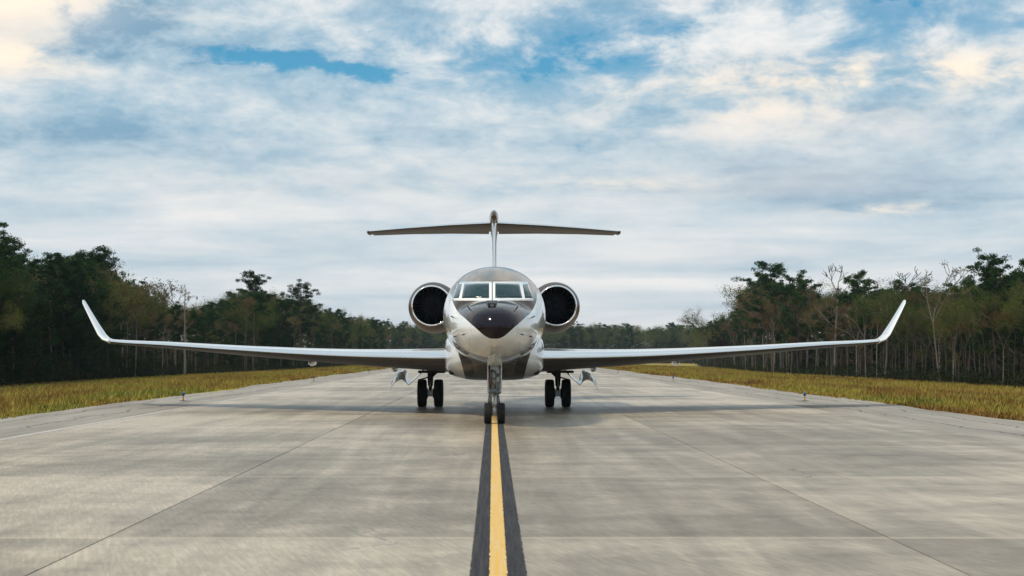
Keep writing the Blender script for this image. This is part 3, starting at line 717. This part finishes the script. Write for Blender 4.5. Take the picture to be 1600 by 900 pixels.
# ------------------------------------------------------------------ trees
def leaf_material(name, cols, trans=.22):
    m, n, b = mat(name, rough=.7, spec=.10)
    g = n.add('ShaderNodeNewGeometry'); oi = n.add('ShaderNodeObjectInfo')
    k = n.noise(g.outputs['Position'], .9, 4, .6)
    k2 = n.math('ADD', n.math('MULTIPLY', k, .75), n.math('MULTIPLY', oi.outputs['Random'], .25))
    c = n.ramp(k2, [(.30, cols[0]), (.52, cols[1]), (.72, cols[2])])
    n.put(b.inputs['Base Color'], c)
    tr = n.add('ShaderNodeBsdfTranslucent'); n.put(tr.inputs[0], c)
    mx = n.add('ShaderNodeMixShader'); mx.inputs[0].default_value = trans
    n.l.new(b.outputs[0], mx.inputs[1]); n.l.new(tr.outputs[0], mx.inputs[2]); n.l.new(mx.outputs[0], n.n['Material Output'].inputs[0])
    return m
M_pine = leaf_material('pine_needles', [(.009, .030, .010), (.018, .052, .015), (.050, .098, .024)])
M_leaf = leaf_material('broad_leaves', [(.035, .060, .014), (.075, .105, .022), (.16, .15, .032)])
M_brown = leaf_material('autumn_leaves', [(.085, .052, .028), (.13, .088, .038), (.14, .13, .040)])
M_redl = leaf_material('dark_red_leaves', [(.035, .010, .012), (.05, .015, .016), (.06, .03, .02)])
M_under = leaf_material('undergrowth_leaves', [(.010, .018, .008), (.022, .034, .011), (.055, .052, .018)])
def bark_material(name, c0, c1):
    m, n, b = mat(name, rough=.9, spec=.2)
    t = n.add('ShaderNodeTexCoord'); x, y, z = n.sep(t.outputs['Object']); oi = n.add('ShaderNodeObjectInfo')
    k = n.noise(n.comb(n.math('MULTIPLY', x, 8), n.math('MULTIPLY', y, 8), n.math('MULTIPLY', z, 1.5)), 1.0, 5, .65)
    c = n.ramp(n.math('ADD', n.math('MULTIPLY', k, .6), n.math('MULTIPLY', oi.outputs['Random'], .4)), [(.25, c0), (.75, c1)])
    n.put(b.inputs['Base Color'], c); return m
M_bark = bark_material('pine_bark', (.035, .026, .022), (.13, .10, .085))
M_pale = bark_material('pale_bark', (.06, .052, .045), (.22, .195, .17))

def tubes(segs, n=5):
    """segs: list of (p0, p1, r0, r1) -> quad arrays"""
    V = []; F = []
    for (a, b, r0, r1) in segs:
        t = b - a; L = np.linalg.norm(t)
        if L < 1e-5: continue
        t = t / L; u = np.cross(t, (0.31, .9, .2)); u /= np.linalg.norm(u); w_ = np.cross(t, u); base = len(V)
        for p, r in ((a, r0), (b, r1)):
            for k in range(n):
                q_ = 2 * math.pi * k / n; V.append(p + (u * math.cos(q_) + w_ * math.sin(q_)) * r)
        for k in range(n): F.append((base + k, base + (k + 1) % n, base + n + (k + 1) % n, base + n + k))
    return np.array(V), np.array(F)
def leaf_tris(cent, rad, per, size, g, flat=.75):
    """little leaf triangles in balls round the centres"""
    c = np.repeat(cent, per, 0); r = np.repeat(rad, per); n = len(c)
    d = g.normal(0, 1, (n, 3)); d /= np.linalg.norm(d, axis=1)[:, None]; d *= (g.random(n) ** .5 * r)[:, None]; d[:, 2] *= flat
    c = c + d; a = g.normal(0, 1, (n, 3)); a /= np.linalg.norm(a, axis=1)[:, None]
    b = np.cross(a, g.normal(0, 1, (n, 3))); b /= np.linalg.norm(b, axis=1)[:, None]
    s_ = size * (.6 + .8 * g.random(n))[:, None]
    T = np.stack([c - a * s_ * .6, c + a * s_ * .6 + b * s_ * .15, c + b * s_ * .75], 1)
    return T.reshape(-1, 3), np.arange(3 * n).reshape(-1, 3)
def pine(seed, Ht=10., base=.38, spread=.20, q=1.0, lean=0.):
    g = np.random.default_rng(seed); segs = []; cen = []; rad = []
    top = np.array([g.normal(0, .2) + lean, g.normal(0, .2), Ht]); K = 7; pts = []
    for k in range(K + 1):
        t = k / K; pts.append(np.array([top[0] * t ** 1.5 + g.normal(0, .05), top[1] * t + g.normal(0, .05), Ht * t]))
    rr = lambda t: Ht * (.0125 * (1 - t) + .002)
    for k in range(K): segs.append((pts[k], pts[k + 1], rr(k / K), rr((k + 1) / K)))
    nb_ = int(26 * q + 7)
    for i in range(nb_):
        t = base + (1 - base) * (i + g.random()) / nb_; f = (t - base) / (1 - base)
        p = np.array([np.interp(t, np.linspace(0, 1, K + 1), [pp[j] for pp in pts]) for j in range(3)])
        L = Ht * spread * (.30 + .75 * math.sin(math.pi * (.12 + .80 * f))) * g.uniform(.5, 1.3)
        az = g.random() * 2 * math.pi; up = g.uniform(-.05, .55) + f * .5
        dv = np.array([math.cos(az), math.sin(az), up]); dv /= np.linalg.norm(dv); e = p + dv * L
        segs.append((p, e, .035 * (1 - f * .6), .010))
        for s_ in np.linspace(.45, 1.0, max(2, int(3 * q + L))):
            cen.append(p + dv * L * s_ + g.normal(0, .13, 3)); rad.append(g.uniform(.26, .46))
    cen.append(pts[-1]); rad.append(.4)
    for i in range(4):                                  # dead stubs
        t = g.uniform(.05, max(base, .06)); az = g.random() * 6.28; p = np.array([pts[int(t * K)][0], pts[int(t * K)][1], Ht * t])
        segs.append((p, p + np.array([math.cos(az), math.sin(az), .1]) * g.uniform(.4, 1.1), .02, .006))
    return tubes(segs), leaf_tris(np.array(cen), np.array(rad), int(95 * q) + 4, .105 / math.sqrt(q), g, .6)
def branchy(seed, Ht=9., leaves=1.0, fork=.45, q=1.0, thick=1.0, wide=1.0, leaf_r=.45):
    g = np.random.default_rng(seed); segs = []; cen = []; rad = []
    def grow(p, d, L, r, lev):
        n = 3; 
        for k in range(n):
            d = d + g.normal(0, .025 if lev == 0 else .09 + .05 * lev, 3); d[2] += .05; d = d / np.linalg.norm(d); e = p + d * L / n; r1 = r * .86
            segs.append((p, e, max(r, .022), max(r1, .02))); p, r = e, r1
            if lev < 3 and k > 0 and lev > 0 or (lev == 0 and k == n - 1): pass
            if lev >= 1 and g.random() < leaves: cen.append(p + g.normal(0, .15, 3)); rad.append(g.uniform(.6, 1.1) * leaf_r)
        if lev < 3:
            for i in range(int(g.integers(2, 5)) if lev else 3):
                a = g.normal(0, .55 * wide, 3); nd = d + a; nd[2] = abs(nd[2]) * .8 + .25; nd /= np.linalg.norm(nd)
                grow(p, nd, L * g.uniform(.5, .75) if lev else Ht * (1 - fork) * g.uniform(.45, .7), r * .62, lev + 1)
        elif g.random() < leaves: cen.append(p); rad.append(leaf_r)
    grow(np.zeros(3), np.array([g.normal(0, .04), g.normal(0, .04), 1.]), Ht * fork, Ht * .011 * thick, 0)
    # side shoots on the stem
    for i in range(5):
        z = Ht * g.uniform(.2, fork); az = g.random() * 6.28; dv = np.array([math.cos(az), math.sin(az), g.uniform(.3, .9)])
        p = np.array([0, 0, z]); e = p + dv * g.uniform(.5, 1.3); segs.append((p, e, .02, .007))
        if g.random() < leaves: cen.append(e); rad.append(leaf_r)
    (V, F) = tubes(segs, 4); sc = Ht / max(V[:, 2].max(), 1)
    V = V * np.array([1, 1, sc])
    if not cen: return (V, F), None
    cen = np.array(cen) * np.array([1, 1, sc])
    return (V, F), leaf_tris(cen, np.array(rad), int(34 * q) + 3, .085 / math.sqrt(q), g, 1.0)

ARCH = {}
def arch(kind, i, tm, lm, data, Ht):
    (tv, tf), lf = data
    ARCH.setdefault(kind, []).append((meshdata('trunk', tv, tf, [tm]), meshdata('crown', lf[0], lf[1], [lm]) if lf else None, Ht))
for i in range(5): arch('pine', i, M_bark, M_pine, pine(10 + i, 10, [.42, .34, .5, .3, .45][i], [.19, .22, .17, .24, .2][i]), 10.)
for i in range(3): arch('full_pine', i, M_bark, M_pine, pine(30 + i, 10, .10, .23, 1.4), 10.)
for i in range(5): arch('slim', i, M_pale, M_brown, branchy(50 + i, 9, .55, [.55, .70, .5, .62, .74][i], 1.0, .85, .7), 9.)
for i in range(4): arch('broad', i, M_bark, M_leaf, branchy(70 + i, 9, 1.0, .35, 1.9, 1.0, 1.1, .62), 9.)
for i in range(3): arch('bare', i, M_pale, M_brown, branchy(90 + i, 9, .10, .55, .8, .9, .9, .3), 9.)
for i in range(2): arch('snag', i, M_pale, M_brown, branchy(100 + i, 10, 0.0, .72, 1, 1.2, 1.1), 10.)
arch('red', 0, M_bark, M_redl, branchy(111, 5, 1.0, .3, 1.6, 1, 1.2, .5), 5.)

LABEL = {
 'pine': ('pine_tree', 'dark green pine with open clumped crown among the crowded runway wood', 'pine tree', 'pines of the runway woods'),
 'full_pine': ('pine_tree', 'dense dark green pine leafy nearly down to the ground in the wood', 'pine tree', 'dense pines of the runway woods'),
 'slim': ('slender_tree', 'slender pale trunked tree with thin brownish olive leaves at the wood edge', 'tree', 'slender trees of the runway woods'),
 'broad': ('broadleaf_tree', 'bushy olive green broadleaf tree growing inside the runway wood', 'tree', 'broadleaf trees of the runway woods'),
 'bare': ('bare_tree', 'nearly leafless grey tree with fine twigs in the runway wood', 'tree', 'bare trees of the runway woods'),
 'snag': ('dead_tree', 'dead leafless trunk with a few broken limbs in the wood', 'dead tree', 'dead trunks of the runway woods'),
 'red': ('red_leaved_tree', 'small dark red leaved tree at the corner of the wood', 'tree', None)}
def plant(kind, x, y, Ht, label=None, var=None, wide=1.0, group=True):
    a = ARCH[kind][(var if var is not None else random.randrange(99)) % len(ARCH[kind])]
    nm, lb, ct, gr = LABEL[kind]
    o = empty(nm, (x, y, gz(x) - .06)); s_ = Ht / a[2]
    o.scale = (s_ * wide, s_ * wide, s_); o.rotation_euler = (0, 0, random.random() * 6.28)
    obj('trunk', a[0], o)
    if a[1]: obj('crown', a[1], o)
    tag(o, label or lb, ct, None if label else gr)
    return o
# tree-line distance along each side, as a function of the direction
LP = ([-120, 0, 213, 400, 540, 600, 640, 668], [92, 114, 158, 200, 272, 380, 540, 640])
RP = ([1085, 1110, 1140, 1200, 1400, 1597, 1750], [420, 320, 255, 195, 145, 113, 95])
LT = ([-120, 0, 35, 60, 100, 150, 178, 205, 240, 290, 340, 380, 400, 430, 470, 495, 540, 580, 620, 668], [375, 385, 435, 418, 406, 402, 424, 436, 462, 474, 466, 450, 440, 456, 456, 480, 488, 495, 502, 510])
RT = ([1085, 1110, 1150, 1178, 1200, 1230, 1260, 1290, 1340, 1380, 1420, 1460, 1500, 1530, 1560, 1600, 1750], [520, 500, 486, 445, 424, 432, 446, 458, 440, 455, 440, 452, 446, 432, 415, 428, 415])
def spot(px, df=1.0, left=None):
    left = px < CX if left is None else left
    d = np.interp(px, *(LP if left else RP)) * df
    return (px - CX) / FPX * d + EYE.x, d
def htop(px, py, d, x): return (CY - py) / FPX * d + H - gz(x) + .06
# characterful trees the photograph shows
SPECIAL = [
 ('pine', -18, 372, 1.0, 'tall pine with tiered clumps rising above its neighbours beside the darkest thicket', 0, 1.15),
 ('full_pine', 88, 406, 1.02, 'broad dense pine, left one of the twin dark pines behind a winglet', 0, 1.1),
 ('full_pine', 143, 399, 1.0, 'tallest of the twin dark dense pines behind a winglet', 1, 1.05),
 ('full_pine', 20, 450, .98, 'low dense evergreen with yellowish boughs under the tall tiered pine', 2, 1.1),
 ('slim', 193, 414, 1.0, 'half bare tree with yellow brown leaves beside the twin dark pines', 0, 1.25),
 ('bare', 262, 436, 1.0, 'bare twiggy tree with few leaves next to a straight dead pole', 0, 1.0),
 ('bare', 275, 440, 1.02, 'forked bare tree standing close behind a straight dead pole', 1, 1.0),
 ('pine', 397, 432, 1.0, 'round topped pine standing taller than the wood around it', 2, 1.0),
 ('broad', 385, 478, .97, 'light green leafy tree below the round topped pine', 1, .9),
 ('pine', 470, 449, 1.0, 'ragged pine with open layered top farther along the wood', 4, 1.05),
 ('broad', 1128, 484, 1.0, 'small open crowned broadleaf tree at the corner of the wood', 2, 1.2),
 ('pine', 1207, 419, 1.0, 'tall dark pine with long tiered boughs reaching out at the wood corner', 1, 1.25),
 ('pine', 1248, 436, 1.0, 'dark pine close beside the tall tiered pine at the wood corner', 3, 1.15),
 ('snag', 1305, 411, .99, 'tall dead tree with forked bare limbs above the wood', 0, 1.1),
 ('pine', 1342, 432, 1.0, 'thin pine with ragged crown next to the tall dead tree', 2, 1.0),
 ('snag', 1383, 417, 1.0, 'dead tree with broken drooping limbs near a winglet', 1, 1.3),
 ('broad', 1428, 437, 1.0, 'leafy green topped tree just beyond a winglet tip', 0, 1.1),
 ('bare', 1470, 412, 1.0, 'bare tree with fan of fine twigs above the wood', 2, 1.0),
 ('pine', 1556, 408, 1.0, 'open crowned light pine standing above the thick mixed wood', 4, 1.1),
 ('pine', 1612, 418, .98, 'dark pine at the end of the mixed wood beside the open crowned pine', 0, 1.0)]
for (kind, px, py, df, lb, var, wd) in SPECIAL:
    x, d = spot(px, df); plant(kind, x, d, htop(px, py, d, x), lb, var, wd)
x, d = spot(1122, .96); plant('red', x, d, htop(1122, 530, d, x))
# straight dead pole
x, d = spot(289, .98); Ht = htop(289, 446, d, x); g = np.random.default_rng(5)
segs = [(np.array([0, 0, Ht * k / 8]) + g.normal(0, .03, 3), np.array([0, 0, Ht * (k + 1) / 8]), .15 * (1 - k / 10), .15 * (1 - (k + 1) / 10)) for k in range(8)]
for k in range(5):
    z_ = Ht * g.uniform(.4, .97); az = g.random() * 6.28; segs.append((np.array([0, 0, z_]), np.array([math.cos(az) * .5, math.sin(az) * .5, z_ + .2]), .025, .008))
pv, pf = tubes(segs, 7); o = empty('dead_tree', (x, d, gz(x) - .06)); obj('trunk', meshdata('trunk', pv, pf, [M_pale]), o)
tag(o, 'straight pale dead pole of a trunk without limbs', 'dead tree')
# pale trunks in front of the right-hand wood
for (px, py) in ((1181, 505), (1199, 500), (1209, 470), (1224, 505), (1236, 525), (1299, 520), (1345, 540)):
    x, d = spot(px, .975); a = plant('slim', x, d, htop(px, py, d, x), 'pale grey trunk with sparse top standing forward of the dark wood', 1, .8); a['group'] = 'pale trunks forward of the wood'
for row, (df, step) in enumerate(((1.0, 15), (1.05, 15), (1.11, 14), (1.18, 14))):
    for (lo, hi, prof, left) in ((-110, 662, LT, True), (1100, 1740, RT, False)):
        px = lo + random.uniform(0, step)
        while px < hi:
            x, d = spot(px, df * random.uniform(.985, 1.02), left)
            top = np.interp(px, *prof)
            if left: kinds = ['full_pine', 'pine', 'broad', 'full_pine'] if px < 175 else ['slim', 'slim', 'bare', 'pine', 'broad'] if px < 310 else ['pine', 'pine', 'slim', 'broad', 'full_pine']
            else: kinds = ['slim', 'slim', 'slim', 'broad', 'bare', 'pine'] if row < 2 else ['pine', 'slim', 'broad', 'pine', 'slim']
            kd = random.choice(kinds)
            f = random.uniform(.58, .88) if row < 2 else random.uniform(.74, .97) if px > 175 else random.uniform(.82, 1.0)
            wood = 'orange' if left else 'yellow'
            where_ = ['on the edge of', 'just inside', 'within', 'deep in'][row]; size = 'short' if f < .68 else 'tall' if f > .86 else 'medium'
            desc = {'full_pine': 'dense low branched pine', 'pine': 'open crowned dark pine', 'slim': 'slender pale brownish tree', 'broad': 'bushy olive green tree', 'bare': 'nearly leafless grey tree'}[kd]
            tr = plant(kd, x, d, max(2.5, htop(px, CY - (CY - top) * f, d, x)), None, None, random.uniform(.85, 1.15))
            tr['label'] = '%s %s %s the wood past the %s staked lights' % (size, desc, where_, wood)
            px += step * random.uniform(.7, 1.3)

# ---- forest masses behind the trees one can tell apart, undergrowth, far wood
def mass(name, items, lb):
    """items: (archetype arrays, x, y, H, wide); joined into trunks + leaves of one object"""
    TV = []; TF = []; mi = []; off = 0; Vq = []; 
    P3 = []; M3 = []
    for (tv, tf, lv, m_t, m_l, H0), x, y, Ht, wd in items:
        s_ = Ht / H0; a = random.random() * 6.28; c_, sn_ = math.cos(a), math.sin(a)
        Rm = np.array([[c_, -sn_, 0], [sn_, c_, 0], [0, 0, 1]]) * s_; Rm[:2] *= wd
        o_ = np.array([x, y, gz(x) - .06])
        t3 = np.concatenate([tf[:, [0, 1, 2]], tf[:, [0, 2, 3]]]).ravel()
        P3.append(tv[t3] @ Rm.T + o_); M3.append(np.full(len(t3) // 3, m_t))
        if lv is not None: P3.append(lv @ Rm.T + o_); M3.append(np.full(len(lv) // 3, m_l))
    Vv = np.concatenate(P3); Ff = np.arange(len(Vv)).reshape(-1, 3)
    me = meshdata(name, Vv, Ff, [M_bark, M_pale, M_pine, M_leaf, M_brown, M_under], False, np.concatenate(M3))
    return tag(obj(name, me), lb, 'wood', kind='stuff')
def low(kind, seed):
    if kind == 'pine': (t, l) = pine(seed, 10, .3, .21, .42); return (t[0], t[1], l[0], 0, 2, 10.)
    if kind == 'broad': (t, l) = branchy(seed, 9, .9, .35, .9, 1, 1.1, .75); return (t[0], t[1], l[0], 0, 3, 9.)
    (t, l) = branchy(seed, 9, .5, .5, .6, .9, .9, .55); return (t[0], t[1], l[0], 1, 4, 9.)
LOW = {k: [low(k, 200 + 7 * j + i) for i in range(3)] for j, k in enumerate(('pine', 'broad', 'slim'))}
pick = lambda ks: random.choice(LOW[random.choice(ks)])
items = []
for (lo, hi, prof, left) in ((-130, 668, LT, True), (1095, 1760, RT, False)):
    for df in (1.26, 1.36, 1.48):
        px = lo
        while px < hi:
            x, d = spot(px, df * random.uniform(.97, 1.03), left); top = np.interp(px, *prof)
            items.append((pick(['pine', 'broad', 'slim', 'pine']), x, d, htop(px, CY - (CY - top) * random.uniform(.70, .90), d, x), 1.25)); px += random.uniform(9, 17)
mass('forest', items, 'thick dark wood filling in behind the trees along the runway')
# far wood across the end of the runway
items = []
for i in range(260):
    d = random.uniform(610, 690); px = random.uniform(625, 1098)
    x = (px - CX) / FPX * d; items.append((pick(['pine', 'broad', 'broad', 'pine']), x, d, htop(px, random.uniform(507, 524), d, x), 1.5))
for i in range(90):
    d = random.uniform(900, 1000); px = random.uniform(1040, 1180)
    x = (px - CX) / FPX * d; items.append((pick(['pine', 'broad']), x, d, htop(px, random.uniform(516, 526), d, x), 1.3))
mass('distant_forest', items, 'hazy far wood closing the view at the end of the runway')
for i in range(44):
    px = 632 + i * 10.6 + random.uniform(-4, 4); d = random.uniform(590, 606); x = (px - CX) / FPX * d
    o = plant(random.choice(['pine', 'broad', 'broad', 'full_pine']), x, d, htop(px, random.uniform(506, 524), d, x), 'hazy green tree in the far wood across the runway end', None, 1.2)
    o['group'] = 'trees of the far wood'
# woods on both sides behind the photographer (seen only as reflections)
items = []
for i in range(150):
    sg = random.choice((-1, 1)); y = random.uniform(-260, 60); x = sg * random.uniform(33, 52)
    items.append((pick(['pine', 'broad', 'slim']), x, y, random.uniform(8, 12), 1.3))
for i in range(60):
    items.append((pick(['pine', 'broad']), random.uniform(-60, 60), random.uniform(-330, -270), random.uniform(9, 13), 1.4))
mass('forest', items, 'wood lining the runway on the near side of the jet')
# undergrowth at the foot of the woods
g = np.random.default_rng(77); C = []; Rr = []
for (lo, hi, left) in ((-130, 665, True), (1098, 1760, False)):
    for px in np.arange(lo, hi, 2.0 if left else 2.6):
        for df in (.985, 1.03, 1.09, 1.2, 1.35):
            x, d = spot(px + g.uniform(-2, 2), df * g.uniform(.99, 1.02), left)
            hh = g.uniform(.3, 2.6 if (left and px < 240) else 1.5) * (1 if df < 1.06 else 1.5)
            for z_ in np.arange(.1, hh, .45): C.append((x + g.normal(0, .3), d + g.normal(0, .4), gz(x) + z_)); Rr.append(g.uniform(.35, .7))
uv, uf = leaf_tris(np.array(C), np.array(Rr), 42, .13, g, .9)
C = []; Rr = []
for (lo, hi, left) in ((-140, 668, True), (1090, 1780, False)):
    for px in np.arange(lo, hi, 5.0):
        for df in (1.22, 1.34, 1.5, 1.65):
            x, d = spot(px + g.uniform(-3, 3), df * g.uniform(.98, 1.03), left); hh = g.uniform(2.0, 4.6) if not (left and px > 500) else g.uniform(4.0, 7.5)
            for z_ in np.arange(.2, hh, .8): C.append((x + g.normal(0, .6), d + g.normal(0, .6), gz(x) + z_)); Rr.append(g.uniform(.8, 1.3))
for px in np.arange(618, 1110, 2.2):
    for k in range(3):
        d = g.uniform(608, 680); x = (px - CX) / FPX * d; hh = g.uniform(3, 9)
        for z_ in np.arange(.5, hh, 1.3): C.append((x + g.normal(0, .8), d, gz(x) + z_)); Rr.append(g.uniform(1.1, 1.9))
for px in np.arange(1040, 1180, 2.2):
    d = g.uniform(890, 960); x = (px - CX) / FPX * d
    for z_ in np.arange(.5, 9, 1.4): C.append((x + g.normal(0, .8), d, gz(x) + z_)); Rr.append(g.uniform(1.5, 2.4))
uv2, uf2 = leaf_tris(np.array(C), np.array(Rr), 55, .30, g, .9)
uv = np.concatenate([uv, uv2]); uf = np.arange(len(uv)).reshape(-1, 3)
tag(obj('undergrowth', meshdata('undergrowth', uv, uf, [M_under])), 'dark tangled undergrowth at the foot of the woods', 'undergrowth', kind='stuff')

# forest floor of leaf litter under the woods
M_floor = varied('leaf_litter', (.045, .034, .022), .9, 0, 0, .25, .8)
for (lo, hi, left) in ((-160, 668, True), (1090, 1800, False)):
    V = []; F = []; pp = np.arange(lo, hi, 6.0)
    for px in pp:
        for df in (.985, 1.1, 1.5, 3.5):
            x, d = spot(px, df, left); V.append((x, d, gz(x) + .09))
    for i in range(len(pp) - 1):
        for k in range(3): a = 4 * i + k; F.append((a, a + 4, a + 5, a + 1))
    tag(obj('forest_floor', meshdata('forest_floor', V, F, [M_floor], True)), kind='structure')

# ------------------------------------------------------------------ haze
hz = bpy.data.materials.new('haze_air'); hz.use_nodes = True; h_ = NT(hz.node_tree); h_.n.clear()
pv_ = h_.add('ShaderNodeVolumePrincipled'); pv_.inputs['Color'].default_value = (.72, .86, 1, 1); pv_.inputs['Density'].default_value = .00011; pv_.inputs['Anisotropy'].default_value = .2
ho = h_.add('ShaderNodeOutputMaterial'); h_.l.new(pv_.outputs[0], ho.inputs['Volume'])
tag(MB().box(-1650, 1650, -420, 3250, -3.2, 19.0).build('haze', hz), 'thin pale haze in the air over the airfield', 'haze', kind='stuff')
